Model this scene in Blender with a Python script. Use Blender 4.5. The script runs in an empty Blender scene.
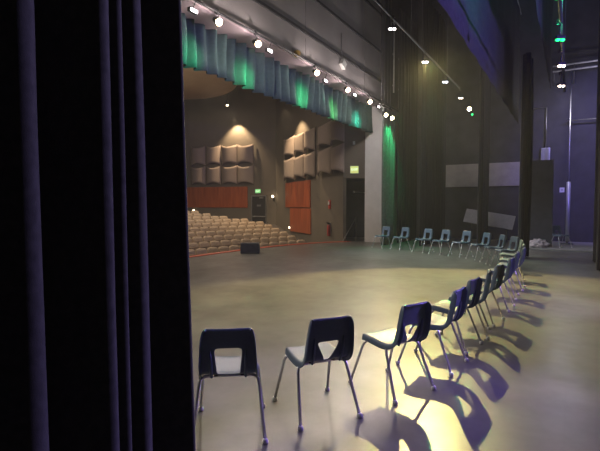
import bpy, bmesh, math, random
from mathutils import Vector, Matrix
random.seed(7)
C = bpy.context.scene.collection
PI = math.pi
R = math.radians

# ------------------------------------------------------------------ camera
# world: +X runs across the stage away from the camera, +Y runs towards the audience, +Z up
F_PX, CAM_Z, YAW, PITCH = 450.0, 1.57, R(31.0), R(-2.6)
cam_d = bpy.data.cameras.new('camera'); cam = bpy.data.objects.new('camera', cam_d); C.objects.link(cam)
cam_d.sensor_width = 36.0; cam_d.lens = 36.0 * F_PX / 600.0; cam_d.clip_end = 200
cam.location = (0, 0, CAM_Z)
cam.rotation_euler = (PI/2 + PITCH, 0, YAW - PI/2)
bpy.context.scene.camera = cam
CAMP = Vector((0, 0, CAM_Z))
fw_h = Vector((math.cos(YAW), math.sin(YAW), 0)); rt = Vector((math.sin(YAW), -math.cos(YAW), 0))
fw = fw_h * math.cos(PITCH) + Vector((0, 0, math.sin(PITCH))); up = rt.cross(fw)
def ray(px, py):
    return fw + rt * ((px - 300) / F_PX) + up * ((225.5 - py) / F_PX)
def onZ(px, py, z=0.0):
    r = ray(px, py); return CAMP + r * ((z - CAM_Z) / r.z)
def onY(px, py, Y):
    r = ray(px, py); return CAMP + r * (Y / r.y)
def onX(px, py, X):
    r = ray(px, py); return CAMP + r * (X / r.x)
def onD(px, py, d):
    r = ray(px, py); return CAMP + r * (d / r.dot(fw_h))
def gd(cx, d):                       # ground point from distance ahead and sideways offset
    v = fw_h * d + rt * cx; return Vector((v.x, v.y, 0))

# ------------------------------------------------------------------ materials
def mat(name, col, rough=0.5, metal=0.0, var=0.12, scale=8.0, spec=0.5, bump=0.0, bscale=60.0, sheen=0.0, stretch=None):
    m = bpy.data.materials.new(name); m.use_nodes = True
    nt = m.node_tree; N = nt.nodes; L = nt.links; b = N['Principled BSDF']
    tc = N.new('ShaderNodeTexCoord'); mp = N.new('ShaderNodeMapping')
    if stretch: mp.inputs['Scale'].default_value = stretch
    L.new(tc.outputs['Object'], mp.inputs[0])
    nz = N.new('ShaderNodeTexNoise'); nz.inputs['Scale'].default_value = scale; nz.inputs['Detail'].default_value = 4
    L.new(mp.outputs[0], nz.inputs['Vector'])
    cr = N.new('ShaderNodeValToRGB')
    cr.color_ramp.elements[0].position = 0.3; cr.color_ramp.elements[1].position = 0.7
    cr.color_ramp.elements[0].color = tuple(c * (1 - var) for c in col) + (1,)
    cr.color_ramp.elements[1].color = tuple(min(1, c * (1 + var)) for c in col) + (1,)
    L.new(nz.outputs['Fac'], cr.inputs[0]); L.new(cr.outputs[0], b.inputs['Base Color'])
    b.inputs['Roughness'].default_value = rough; b.inputs['Metallic'].default_value = metal
    b.inputs['Specular IOR Level'].default_value = spec
    if sheen: b.inputs['Sheen Weight'].default_value = sheen; b.inputs['Sheen Roughness'].default_value = 0.4
    if bump:
        n2 = N.new('ShaderNodeTexNoise'); n2.inputs['Scale'].default_value = bscale; n2.inputs['Detail'].default_value = 3
        L.new(mp.outputs[0], n2.inputs['Vector'])
        bp = N.new('ShaderNodeBump'); bp.inputs['Strength'].default_value = bump; bp.inputs['Distance'].default_value = 0.01
        L.new(n2.outputs['Fac'], bp.inputs['Height']); L.new(bp.outputs[0], b.inputs['Normal'])
    return m
def emit(name, col, s):
    m = bpy.data.materials.new(name); m.use_nodes = True; b = m.node_tree.nodes['Principled BSDF']
    b.inputs['Base Color'].default_value = tuple(col) + (1,)
    b.inputs['Emission Color'].default_value = tuple(col) + (1,); b.inputs['Emission Strength'].default_value = s
    return m
def floor_mat():
    m = bpy.data.materials.new('stage_floor_paint'); m.use_nodes = True
    nt = m.node_tree; N = nt.nodes; L = nt.links; b = N['Principled BSDF']
    tc = N.new('ShaderNodeTexCoord')
    n1 = N.new('ShaderNodeTexNoise'); n1.inputs['Scale'].default_value = 1.3; n1.inputs['Detail'].default_value = 8; n1.inputs['Roughness'].default_value = 0.65
    L.new(tc.outputs['Object'], n1.inputs['Vector'])
    cr = N.new('ShaderNodeValToRGB'); cr.color_ramp.elements[0].position = .35; cr.color_ramp.elements[1].position = .68
    cr.color_ramp.elements[0].color = (.095, .092, .088, 1); cr.color_ramp.elements[1].color = (.17, .165, .155, 1)
    L.new(n1.outputs['Fac'], cr.inputs[0])
    # hardboard sheet seams, 1.22 x 2.44 m
    br = N.new('ShaderNodeTexBrick'); br.inputs['Scale'].default_value = 1.0
    br.inputs['Brick Width'].default_value = 2.44; br.inputs['Row Height'].default_value = 1.22; br.inputs['Mortar Size'].default_value = .004
    br.inputs['Color1'].default_value = br.inputs['Color2'].default_value = (1, 1, 1, 1); br.inputs['Mortar'].default_value = (.93, .93, .93, 1)
    L.new(tc.outputs['Object'], br.inputs['Vector'])
    mx = N.new('ShaderNodeMix'); mx.data_type = 'RGBA'; mx.blend_type = 'MULTIPLY'; mx.inputs[0].default_value = 1
    L.new(cr.outputs[0], mx.inputs[6]); L.new(br.outputs['Color'], mx.inputs[7]); L.new(mx.outputs[2], b.inputs['Base Color'])
    n2 = N.new('ShaderNodeTexNoise'); n2.inputs['Scale'].default_value = 4; n2.inputs['Detail'].default_value = 6
    L.new(tc.outputs['Object'], n2.inputs['Vector'])
    mr = N.new('ShaderNodeMapRange'); mr.inputs['To Min'].default_value = .25; mr.inputs['To Max'].default_value = .43
    L.new(n2.outputs['Fac'], mr.inputs[0]); L.new(mr.outputs[0], b.inputs['Roughness'])
    return m
def wood_mat():
    m = bpy.data.materials.new('cherry_wood'); m.use_nodes = True
    nt = m.node_tree; N = nt.nodes; L = nt.links; b = N['Principled BSDF']
    tc = N.new('ShaderNodeTexCoord'); mp = N.new('ShaderNodeMapping'); mp.inputs['Scale'].default_value = (3.5, 3.5, .35)
    L.new(tc.outputs['Object'], mp.inputs[0])
    n1 = N.new('ShaderNodeTexNoise'); n1.inputs['Scale'].default_value = 2.2; n1.inputs['Detail'].default_value = 6
    L.new(mp.outputs[0], n1.inputs['Vector'])
    cr = N.new('ShaderNodeValToRGB'); cr.color_ramp.elements[0].position = .3; cr.color_ramp.elements[1].position = .7
    cr.color_ramp.elements[0].color = (.27, .055, .018, 1); cr.color_ramp.elements[1].color = (.43, .105, .035, 1)
    L.new(n1.outputs['Fac'], cr.inputs[0]); L.new(cr.outputs[0], b.inputs['Base Color']); b.inputs['Roughness'].default_value = .4
    return m
def block_mat():
    m = bpy.data.materials.new('painted_block'); m.use_nodes = True
    nt = m.node_tree; N = nt.nodes; L = nt.links; b = N['Principled BSDF']
    tc = N.new('ShaderNodeTexCoord')
    n1 = N.new('ShaderNodeTexNoise'); n1.inputs['Scale'].default_value = .8; n1.inputs['Detail'].default_value = 6
    L.new(tc.outputs['Object'], n1.inputs['Vector'])
    cr = N.new('ShaderNodeValToRGB'); cr.color_ramp.elements[0].position = .3; cr.color_ramp.elements[1].position = .7
    cr.color_ramp.elements[0].color = (.27, .25, .25, 1); cr.color_ramp.elements[1].color = (.36, .335, .335, 1)
    L.new(n1.outputs['Fac'], cr.inputs[0]); L.new(cr.outputs[0], b.inputs['Base Color']); b.inputs['Roughness'].default_value = .7
    return m

M = dict(
    floor=floor_mat(), wood=wood_mat(), block=block_mat(),
    black=mat('black_paint', (.012, .012, .014), .6, var=.3),
    stagewall=mat('dark_stage_wall', (.030, .030, .036), .75, var=.3, scale=2),
    velour=mat('black_velour', (.026, .025, .030), .95, var=.3, scale=30, spec=.1, sheen=.25, bump=.15, bscale=250),
    velour2=mat('charcoal_velour', (.020, .020, .027), .95, var=.25, scale=30, spec=.1, sheen=.2),
    border=mat('black_border_cloth', (.045, .045, .05), .9, var=.2, scale=12, spec=.1),
    valance=mat('grey_green_valance_cloth', (.062, .112, .092), .85, var=.12, scale=12, spec=.2),
    greencurt=mat('grey_stage_curtain_cloth', (.16, .18, .17), .85, var=.2, scale=12, spec=.2),
    shell=mat('blue_moulded_plastic', (.090, .132, .190), .38, var=.06, scale=40, bump=.08, bscale=400),
    shelldark=mat('navy_moulded_plastic', (.018, .028, .06), .4, var=.1, scale=40),
    chrome=mat('chrome', (.88, .88, .90), .24, .65, var=.03, scale=30),
    glide=mat('nickel_glide', (.80, .78, .75), .35, .0, var=.05),
    house=mat('taupe_house_wall', (.135, .115, .092), .8, var=.08, scale=1.5, bump=.05),
    houseceil=mat('dark_house_ceiling', (.08, .07, .06), .85, var=.1, scale=2),
    acoustic=mat('mauve_acoustic_fabric', (.30, .245, .215), .9, var=.06, scale=20, spec=.2),
    cloud=mat('beige_ceiling_cloud', (.42, .33, .25), .7, var=.05, scale=2),
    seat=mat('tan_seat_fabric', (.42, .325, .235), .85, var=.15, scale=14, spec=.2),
    seatcushion=mat('shade_darkened_seat_fabric', (.24, .18, .125), .9, var=.15, scale=14, spec=.2),  # darkened to paint in the shadow line between seat rows
    seatdark=mat('dark_seat_metal', (.06, .05, .045), .5, var=.2),
    armwood=mat('pale_armrest_wood', (.42, .32, .20), .4, var=.15),
    carpet=mat('house_carpet', (.07, .06, .055), .95, var=.2, scale=20),
    redtrim=mat('red_nosing', (.50, .085, .04), .45, var=.12, scale=6),
    plaster=mat('pale_plaster', (.75, .74, .73), .6, var=.05, scale=3),
    soffit=mat('pinkish_soffit_paint', (.36, .28, .31), .6, var=.06, scale=3),
    metal=mat('grey_metal', (.35, .35, .36), .4, .8, var=.1),
    pipe=mat('dull_pipe', (.10, .10, .105), .5, .6, var=.15),
    palepipe=mat('pale_pipe', (.5, .5, .52), .4, .3, var=.1),
    fixture=mat('black_fixture_metal', (.02, .02, .022), .5, .3, var=.2),
    white=mat('white_plastic', (.7, .7, .68), .4, var=.05),
    grey=mat('grey_panel', (.36, .33, .30), .7, var=.1, scale=4),
    flat=mat('dark_grey_flat', (.045, .045, .055), .8, var=.15, scale=4),
    platform=mat('pale_grey_deck', (.30, .29, .28), .6, var=.15, scale=3),
    red=mat('red_enamel', (.45, .03, .025), .35, var=.1),
    cloth=mat('pale_pink_cloth', (.60, .52, .54), .9, var=.1, scale=12),
    tabletop=mat('pale_laminate', (.42, .41, .41), .5, var=.08),
    amberplastic=mat('amber_plastic', (.5, .33, .08), .4, var=.1),
    warmlens=emit('warm_lamp', (1, .66, .36), 40),
    keylens=emit('yellow_lamp', (1, .80, .42), 45),
    whitelens=emit('white_lamp', (1, .90, .88), 16),
    coollens=emit('cool_lamp', (.80, .86, 1), 14),
    peachlens=emit('peach_lamp', (1, .78, .62), 14),
    greenlens=emit('green_lamp', (.01, 1, .16), 4.5),
    dimgreen=emit('dim_green_lamp', (.03, .8, .2), 2.5),
    aislelens=emit('warm_step_light', (1, .78, .5), 7),
    exitgreen=emit('lit_green_sign', (.22, .62, .22), .75),
    exityellow=emit('lit_yellow_green_sign', (.55, .62, .20), .75),
    exitletter=emit('lit_sign_letters', (.75, 1, .7), 1.3),
)

# ------------------------------------------------------------------ mesh helpers
def bx(bm, x0, x1, y0, y1, z0, z1, mtx=None, bev=0.0):
    r = bmesh.ops.create_cube(bm, size=1.0)
    vs = r['verts']
    for v in vs:
        v.co = Vector(((x0+x1)/2 + v.co.x*(x1-x0), (y0+y1)/2 + v.co.y*(y1-y0), (z0+z1)/2 + v.co.z*(z1-z0)))
    if bev:
        es = list({e for v in vs for e in v.link_edges})
        q = bmesh.ops.bevel(bm, geom=es, offset=bev, segments=2, affect='EDGES', profile=.5)
        vs = list({v for v in vs if v.is_valid} | set(q['verts']))
    if mtx is not None:
        for v in vs: v.co = mtx @ v.co
    return vs
def tube(bm, pts, rad, n=10, caps=True):
    pts = [Vector(p) for p in pts]; rings = []
    rads = rad if isinstance(rad, (list, tuple)) else [rad]*len(pts)
    t0 = (pts[1]-pts[0]).normalized()
    ref = Vector((0, 0, 1)) if abs(t0.z) < .9 else Vector((1, 0, 0))
    nrm = t0.cross(ref).normalized()
    for i, p in enumerate(pts):
        t = (pts[min(i+1, len(pts)-1)] - pts[max(i-1, 0)]).normalized()
        nrm = (nrm - t*nrm.dot(t)).normalized(); b = t.cross(nrm)
        rings.append([bm.verts.new(p + (nrm*math.cos(2*PI*k/n) + b*math.sin(2*PI*k/n))*rads[i]) for k in range(n)])
    for a, b_ in zip(rings, rings[1:]):
        for k in range(n):
            f = bm.faces.new((a[k], a[(k+1) % n], b_[(k+1) % n], b_[k])); f.smooth = True
    if caps:
        bm.faces.new(rings[0][::-1]); bm.faces.new(rings[-1])
def lathe(bm, prof, n=16, mtx=None):
    rings = []
    for r, z in prof:
        ring = []
        for k in range(n):
            v = Vector((r*math.cos(2*PI*k/n), r*math.sin(2*PI*k/n), z))
            ring.append(bm.verts.new(mtx @ v if mtx is not None else v))
        rings.append(ring)
    for a, b_ in zip(rings, rings[1:]):
        for k in range(n):
            f = bm.faces.new((a[k], a[(k+1) % n], b_[(k+1) % n], b_[k])); f.smooth = True
    bm.faces.new(rings[0][::-1]); bm.faces.new(rings[-1])
def prism(bm, poly, z0, z1, mtx=None):
    a = [bm.verts.new(Vector((x, y, z0))) for x, y in poly]; b = [bm.verts.new(Vector((x, y, z1))) for x, y in poly]
    n = len(poly)
    for k in range(n): bm.faces.new((a[k], a[(k+1) % n], b[(k+1) % n], b[k]))
    bm.faces.new(a[::-1]); bm.faces.new(b)
    if mtx is not None:
        for v in a+b: v.co = mtx @ v.co
def obj(name, bm, m, parent=None, loc=None, mods=None):
    bmesh.ops.recalc_face_normals(bm, faces=bm.faces[:])
    me = bpy.data.meshes.new(name); bm.to_mesh(me); bm.free(); me.materials.append(m)
    o = bpy.data.objects.new(name, me); C.objects.link(o)
    if parent: o.parent = parent
    if loc is not None: o.location = loc
    return o
def tag(o, label, cat, group=None, kind=None):
    o['label'] = label; o['category'] = cat
    if group: o['group'] = group
    if kind: o['kind'] = kind
    return o
def thing(name, label, cat, loc=(0, 0, 0), rz=0, group=None):
    o = bpy.data.objects.new(name, None); C.objects.link(o); o.location = loc; o.rotation_euler = (0, 0, rz)
    o.empty_display_size = .1
    return tag(o, label, cat, group)
def struct(name, bm, m, parent=None):
    o = obj(name, bm, m, parent)
    if not parent: o['kind'] = 'structure'
    return o
def dup(root, label, loc=None, rz=None, group=None):
    r = root.copy(); C.objects.link(r); r['label'] = label
    if loc is not None: r.location = loc
    if rz is not None: r.rotation_euler = (0, 0, rz)
    if group: r['group'] = group
    for ch in list(root.children):
        c = ch.copy(); C.objects.link(c); c.parent = r
        for g in list(ch.children):
            d = g.copy(); C.objects.link(d); d.parent = c
    return r
ORD = 'zeroth first second third fourth fifth sixth seventh eighth ninth tenth eleventh twelfth thirteenth fourteenth fifteenth sixteenth seventeenth eighteenth nineteenth twentieth twenty-first'.split()
def B(): return bmesh.new()
def spot(name, loc, target, power, col, angle, blend=.3, rad=.06):
    l = bpy.data.lights.new(name, 'SPOT'); l.energy = power; l.color = col; l.spot_size = R(angle); l.spot_blend = blend; l.shadow_soft_size = rad
    o = bpy.data.objects.new(name, l); C.objects.link(o); o.location = loc
    o.rotation_euler = (Vector(target) - Vector(loc)).to_track_quat('-Z', 'Y').to_euler(); return o
def point(name, loc, power, col, rad=.15):
    l = bpy.data.lights.new(name, 'POINT'); l.energy = power; l.color = col; l.shadow_soft_size = rad
    o = bpy.data.objects.new(name, l); C.objects.link(o); o.location = loc; return o

# ------------------------------------------------------------------ setting: stage house
XN, XF, YU = -4.0, 22.0, -7.0          # near side wall, far side wall, upstage wall
PY0, PY1, OPX0, OPX1, OPZ = 6.7, 7.5, 0.3, 17.9, 5.72   # proscenium wall thickness and opening
ZC = 12.0
def yedge(x): return 9.7 - 1.5*((x - 9)/8.3)**4
bm = B()
xs = [OPX0 + (17.55-OPX0)*i/40 for i in range(41)]
poly = [(XN, YU), (XF, YU), (XF, PY0), (OPX1, PY0), (OPX1, PY1)] + [(x, max(yedge(x), 7.6)) for x in reversed(xs)] + [(OPX0, PY0), (XN, PY0)]
prism(bm, poly, -.12, 0.0)
struct('floor', bm, M['floor'])
bm = B()                                # red nosing along the curved front edge of the stage
for a, b_ in zip(xs, xs[1:]):
    ya, yb = max(yedge(a), 7.6), max(yedge(b_), 7.6)
    prism(bm, [(a, ya-.0), (b_, yb-.0), (b_, yb+.22), (a, ya+.22)], -.05, .022)
struct('trim_1', bm, M['redtrim'])
bm = B()
for a, b_ in zip(xs, xs[1:]):
    ya, yb = max(yedge(a), 7.6), max(yedge(b_), 7.6)
    prism(bm, [(a, ya+.1), (b_, yb+.1), (b_, yb+.16), (a, ya+.16)], -1.1, -.05)
struct('wall_stage_front', bm, M['houseceil'])
bm = B(); bx(bm, XN, XF, PY0, PY1, OPZ, ZC); bx(bm, OPX1, XF, PY0, PY1, 0, OPZ); bx(bm, XN, OPX0, PY0, PY1, 0, OPZ)
struct('wall_proscenium', bm, M['block'])
bm = B(); bx(bm, OPX1-.03, OPX1, PY0-.02, PY1+.02, 0, OPZ)
struct('trim_2', bm, M['plaster'])
bm = B(); bx(bm, OPX0, OPX1-.03, PY0-.02, PY1, OPZ-.04, OPZ)
struct('trim_3', bm, M['soffit'])
bm = B()                                # dark ledges running across the stage face of the header wall
for z in (6.55, 7.7, 9.15, 10.6): bx(bm, OPX0, 17.45, PY0-.05, PY0, z-.04, z+.04)
struct('trim_4', bm, M['pipe'])
bm = B(); bx(bm, XF, XF+.2, YU, PY0, 0, ZC); struct('wall_far', bm, M['stagewall'])
bm = B(); bx(bm, XN-.2, XN, YU, PY0, 0, ZC); struct('wall_near', bm, M['stagewall'])
bm = B(); bx(bm, XN, XF, YU-.2, YU, 0, ZC); struct('wall_upstage', bm, M['stagewall'])
bm = B(); bx(bm, XN-.2, XF+.2, YU-.2, PY1, ZC, ZC+.2); struct('ceiling', bm, M['black'])
bm = B(); bx(bm, 17.45, 21.9, 6.55, 6.69, OPZ, ZC)
struct('wall_header_return', bm, M['stagewall'])

# ------------------------------------------------------------------ setting: auditorium
def tpar(x, y): return y + .0174*(x - 9)**2
def zfl(x, y): return -.85 + .1528*(tpar(x, y) - 11.3)
B0 = onD(343, 240, 19.4); B1 = onD(276, 200, 27.9); A1 = onD(178, 200, 30.1)
B0.z = B1.z = A1.z = 0
A2 = A1 + (A1 - B1).normalized()*9
CX = Vector((OPX1+.05, PY1, 0))
HZ = 10.5
def wall_between(bm, a, b, z0, z1, th=.15):
    d = (b - a).normalized(); n = Vector((-d.y, d.x, 0))
    if n.dot(a - CAMP) < 0: n = -n
    pl = [(a.x, a.y), (b.x, b.y), (b.x+n.x*th, b.y+n.y*th), (a.x+n.x*th, a.y+n.y*th)]
    prism(bm, pl, z0, z1)
bm = B(); wall_between(bm, B0, B1, -1.4, HZ); struct('wall_house_side', bm, M['house'])
bm = B(); wall_between(bm, B1, A2, -1.4, HZ); struct('wall_house_rear', bm, M['house'])
bm = B(); wall_between(bm, CX, B0, 2.72, HZ); struct('wall_house_doorway', bm, M['house'])
bm = B()                                # dark passage behind the side doorway
pd = (B0 - CX).normalized(); pn = Vector((-pd.y, pd.x, 0))
if pn.dot(B0) < 0: pn = -pn
q = [CX + pn*.02, B0 + pn*.02, B0 + pn*2.6 + pd*.4, CX + pn*2.6 - pd*.1]
for i in (1, 2, 3):
    a, b_ = q[i], q[(i+1) % 4]
    prism(bm, [(a.x, a.y), (b_.x, b_.y), (b_.x + .06, b_.y + .05), (a.x + .06, a.y + .05)], -.05, 2.9)
prism(bm, [(v.x, v.y) for v in q], 2.72, 2.80)
struct('wall_passage', bm, M['stagewall'])
bm = B(); prism(bm, [(v.x, v.y) for v in q], -.1, .0); struct('floor_passage', bm, M['floor'])
bm = B()                                # raked auditorium floor
gx = [-4 + 31*i/31 for i in range(32)]; gy = [9.0 + 19*i/19 for i in range(20)]
vv = [[bm.verts.new((x, y, max(-.98, zfl(x, y)))) for y in gy] for x in gx]
for i in range(31):
    for j in range(19): bm.faces.new((vv[i][j], vv[i+1][j], vv[i+1][j+1], vv[i][j+1]))
struct('floor_house', bm, M['carpet'])
bm = B(); bx(bm, -4.5, 30, 7.5, 28.5, HZ, HZ+.2); struct('ceiling_house', bm, M['houseceil'])
bm = B(); bx(bm, -4.5, -4, 7.5, 28.5, -1.5, HZ); struct('wall_house_near', bm, M['house'])
bm = B(); bx(bm, -4.5, 24, 28, 28.5, -1.5, HZ); struct('wall_house_back', bm, M['house'])

# wall planes for mounting things
class Plane:
    def __init__(s, a, b):
        s.a = a; s.d = (b - a).normalized(); s.n = Vector((-s.d.y, s.d.x, 0))
        if s.n.dot(CAMP - a) < 0: s.n = -s.n
    def hit(s, px, py):
        r = ray(px, py); t = (s.a - CAMP).dot(s.n) / r.dot(s.n); return CAMP + r*t
    def mtx(s, p):                       # local x along the wall to the viewer's right, local y out of the wall
        right = s.n.cross(Vector((0, 0, 1)))*-1
        if right.dot(rt) < 0: right = -right
        m = Matrix.Identity(4)
        m.col[0][:3] = right; m.col[1][:3] = right.cross(Vector((0, 0, 1)))*-1 if right.cross(Vector((0, 0, 1))).dot(s.n) < 0 else right.cross(Vector((0, 0, 1)))
        m.col[2][:3] = (0, 0, 1); m.col[3][:3] = p
        return m
WB = Plane(B0, B1); WA = Plane(B1, A2); WC = Plane(CX, B0)
def mounted(name, label, cat, wall, px, py, group=None):
    p = wall.hit(px, py); m = wall.mtx(p)
    o = bpy.data.objects.new(name, None); C.objects.link(o); o.matrix_world = m
    tag(o, label, cat, group); return o
# In the mounted frame: x to the right along the wall, y away from the wall (towards the stage), z up.
def wspan(wall, px0, px1, py):
    a = wall.hit(px0, py); b = wall.hit(px1, py); return (b - a).length

def acoustic(wall, px0, px1, z0, z1, label, group):
    pm = (px0 + px1)/2
    a = wall.hit(px0, 180); b = wall.hit(px1, 180); w = (b - a).length - .03
    c = (a + b)/2; c.z = z0
    root = bpy.data.objects.new('acoustic_panel', None); C.objects.link(root); root.matrix_world = wall.mtx(c)
    tag(root, label, 'acoustic panel', group)
    h = z1 - z0 - .02; bm = B(); nu, nv = 10, 8; G = {}
    for side in (0, 1):
        for i in range(nu+1):
            for j in range(nv+1):
                u = -1 + 2*i/nu; v = j/nv; bow = 1 - u*u
                z = .15*bow + v*(h - .30*bow)
                y = .12 + .22*bow + (0 if side else -.05)
                G[side, i, j] = bm.verts.new((u*w/2, y, z))
    for i in range(nu):
        for j in range(nv):
            for s in (0, 1):
                f = bm.faces.new((G[s, i, j], G[s, i+1, j], G[s, i+1, j+1], G[s, i, j+1])); f.smooth = True
    for i in range(nu):
        for j in (0, nv): bm.faces.new((G[0, i, j], G[0, i+1, j], G[1, i+1, j], G[1, i, j]))
    for j in range(nv):
        for i in (0, nu): bm.faces.new((G[0, i, j], G[0, i, j+1], G[1, i, j+1], G[1, i, j]))
    obj('fabric_face', bm, M['acoustic'], root)
    for z in (h*.25, h*.75):
        bm = B(); bx(bm, -w*.3, w*.3, 0, .20, z-.03, z+.03); obj('wall_bracket', bm, M['fixture'], root)
ga = 'acoustic panels on the house rear wall'; gb = 'acoustic panels on the house side wall'
colA = [(192, 206.6), (207, 221.8), (222.5, 238), (238, 254.5)]
for i, (a, b_) in enumerate(colA):
    n = ('leftmost', 'second', 'third', 'rightmost')[i]
    acoustic(WA, a, b_, 4.13, 5.42, f'bowed mauve acoustic panel, {n} of four, upper row above long wood panel', ga)
    acoustic(WA, a, b_, 2.88, 4.11, f'bowed mauve acoustic panel, {n} of four, lower row above long wood panel', ga)
colB = [(286, 296), (296.4, 306.4), (306.8, 316.5)]
for i, (a, b_) in enumerate(colB):
    n = ('left', 'middle', 'right')[i]
    acoustic(WB, a, b_, 4.24, 5.36, f'bowed mauve acoustic panel, {n} of three, upper row above stacked wood panels', gb)
    acoustic(WB, a, b_, 2.95, 4.22, f'bowed mauve acoustic panel, {n} of three, lower row above stacked wood panels', gb)
for i, (a, b_) in enumerate([(320, 333), (333.4, 346)]):
    n = ('left', 'right')[i]
    acoustic(WB, a, b_, 4.24, 5.36, f'shaded acoustic panel, {n} of two, upper row near the side doorway', gb)
    acoustic(WB, a, b_, 2.95, 4.22, f'shaded acoustic panel, {n} of two, lower row near the side doorway', gb)

def woodpanel(wall, px0, px1, pyt, pyb, label):
    a = wall.hit(px0, 200); b = wall.hit(px1, 200); w = (b - a).length; c = (a + b)/2
    pm = (px0+px1)/2; z1 = wall.hit(pm, pyt).z; z0 = wall.hit(pm, pyb).z; c.z = z0
    bm = B(); bx(bm, -w/2, w/2, 0, .06, 0, z1 - z0, bev=.008)
    o = obj('wood_panel', bm, M['wood']); o.matrix_world = wall.mtx(c)
    tag(o, label, 'wall panel', 'wood panels on the house walls')
woodpanel(WA, 186, 247.7, 187, 207.5, 'long reddish wood panel under four acoustic panels')
woodpanel(WB, 286.3, 310.8, 181.5, 207.4, 'upper reddish wood panel of the stacked pair on the side wall')
woodpanel(WB, 290.8, 311.2, 208.4, 232.6, 'lower reddish wood panel of the stacked pair near the seats')

def exit_sign(wall, px, py, w, h, face, label):
    o = mounted('exit_sign', label, 'exit sign', wall, px, py, 'lit exit signs')
    bm = B(); bx(bm, -w/2-.02, w/2+.02, 0, .08, -h/2-.02, h/2+.02, bev=.01); obj('housing', bm, M['metal'], o)
    bm = B(); bx(bm, -w/2, w/2, .08, .086, -h/2, h/2); obj('lit_face', bm, face, o)
    cu = bpy.data.curves.new('lettering', 'FONT'); cu.body = 'EXIT'; cu.size = h*1.05; cu.align_x = 'CENTER'; cu.align_y = 'CENTER'; cu.extrude = .002
    cu.size = w*.40
    tmp = bpy.data.objects.new('tmp_text', cu); C.objects.link(tmp); bpy.context.view_layer.update()
    me = bpy.data.meshes.new_from_object(tmp.evaluated_get(bpy.context.evaluated_depsgraph_get())); bpy.data.objects.remove(tmp)
    me.name = 'lettering'; me.materials.clear(); me.materials.append(M['exitletter'])
    t = bpy.data.objects.new('lettering', me); C.objects.link(t); t.parent = o
    if True:
        t.matrix_local = Matrix.Translation((0, .09, 0)) @ Matrix(((1, 0, 0, 0), (0, 0, 1, 0), (0, 1, 0, 0), (0, 0, 0, 1)))
    return o
exit_sign(WA, 258.4, 191.2, .36, .24, M['exitgreen'], 'green lit exit sign above the black door')
exit_sign(WC, 354.5, 169.8, .34, .30, M['exityellow'], 'yellow-green lit exit sign above the dark side doorway')

# black double exit door under the green sign
o = mounted('door_1', 'black door with pale push bar below green exit sign', 'door', WA, 259.3, 210)
o['kind'] = 'structure'
zt = WA.hit(259, 196.4).z - o.matrix_world.translation.z; zb = -2.3
hw = wspan(WA, 252.6, 266, 200)/2
bm = B(); bx(bm, -hw, hw, 0, .05, zb, zt); obj('door_leaf', bm, M['black'], o)
bm = B(); bx(bm, -hw-.07, -hw, 0, .08, zb, zt+.06); bx(bm, hw, hw+.05, 0, .08, zb, zt+.06); bx(bm, -hw-.07, hw+.05, 0, .08, zt, zt+.06); obj('door_frame', bm, M['metal'], o)
zbar = WA.hit(259, 216.5).z - o.matrix_world.translation.z
bm = B(); bx(bm, -hw+.03, hw-.03, .05, .13, zbar-.035, zbar+.035, bev=.01); obj('push_bar', bm, M['metal'], o)
zs = WA.hit(259, 205.5).z - o.matrix_world.translation.z
bm = B(); bx(bm, -.17, .17, .05, .056, zs-.09, zs+.09); sg = obj('small_sign', bm, M['flat'], o)
for k in range(3):
    bm = B(); bx(bm, -.13+k*.09, -.07+k*.09, .056, .06, zs-.05, zs+.05); obj('mark', bm, M['metal'], sg)
bm = B(); bx(bm, .05, .32, .05, .12, zt-.13, zt-.06, bev=.01); obj('door_closer', bm, M['metal'], o)

# wall fixtures of the house
o = mounted('wall_lamp', 'small white globe lamp on a bracket between door and wood panel', 'lamp', WA, 274, 196.5)
bm = B(); bmesh.ops.create_uvsphere(bm, u_segments=14, v_segments=10, radius=.075, matrix=Matrix.Translation((0, .22, 0))); obj('globe', bm, M['aislelens'], o)
bm = B(); tube(bm, [(0, 0, -.18), (0, .15, -.18), (0, .22, -.08)], .018); bx(bm, -.06, .06, 0, .03, -.28, -.1); obj('bracket', bm, M['fixture'], o)
for wl, px, py, lab in ((WA, 194, 210.3, 'tiny warm step light at the top end of the seat rows'), (WA, 233.3, 219.5, 'tiny warm step light behind the seats below the long wood panel'), (WB, 290.2, 227.5, 'tiny warm step light beside the lower stacked wood panel')):
    o = mounted('step_light', lab, 'lamp', wl, px, py, 'warm step lights along the house wall')
    bm = B(); bx(bm, -.09, .09, 0, .03, -.07, .07, bev=.01); obj('plate', bm, M['metal'], o)
    bm = B(); bmesh.ops.create_uvsphere(bm, u_segments=12, v_segments=8, radius=.055, matrix=Matrix.Translation((0, .05, 0))); obj('bulb', bm, M['aislelens'], o)
o = mounted('fire_alarm', 'red and white fire alarm strobe high on the side wall', 'fire alarm', WB, 330.2, 204.5)
bm = B(); bx(bm, -.09, .09, 0, .06, -.20, .20, bev=.012); obj('body', bm, M['red'], o)
bm = B(); bx(bm, -.05, .05, .06, .10, -.02, .14, bev=.015); obj('strobe_lens', bm, M['white'], o)
o = mounted('fire_extinguisher', 'red fire extinguisher hanging on the side wall below the alarm', 'fire extinguisher', WB, 330.6, 236)
bm = B(); lathe(bm, [(.055, 0), (.075, .02), (.075, .42), (.06, .48), (.028, .52), (.028, .55)], mtx=Matrix.Translation((0, .1, 0))); obj('cylinder_body', bm, M['red'], o)
bm = B(); bx(bm, -.03, .03, .04, .19, .55, .60); bx(bm, -.015, .015, .1, .24, .62, .64); obj('handle', bm, M['fixture'], o)
bm = B(); tube(bm, [(.03, .12, .57), (.11, .14, .5), (.12, .14, .3), (.10, .14, .12)], .014); obj('hose', bm, M['fixture'], o)
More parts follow.
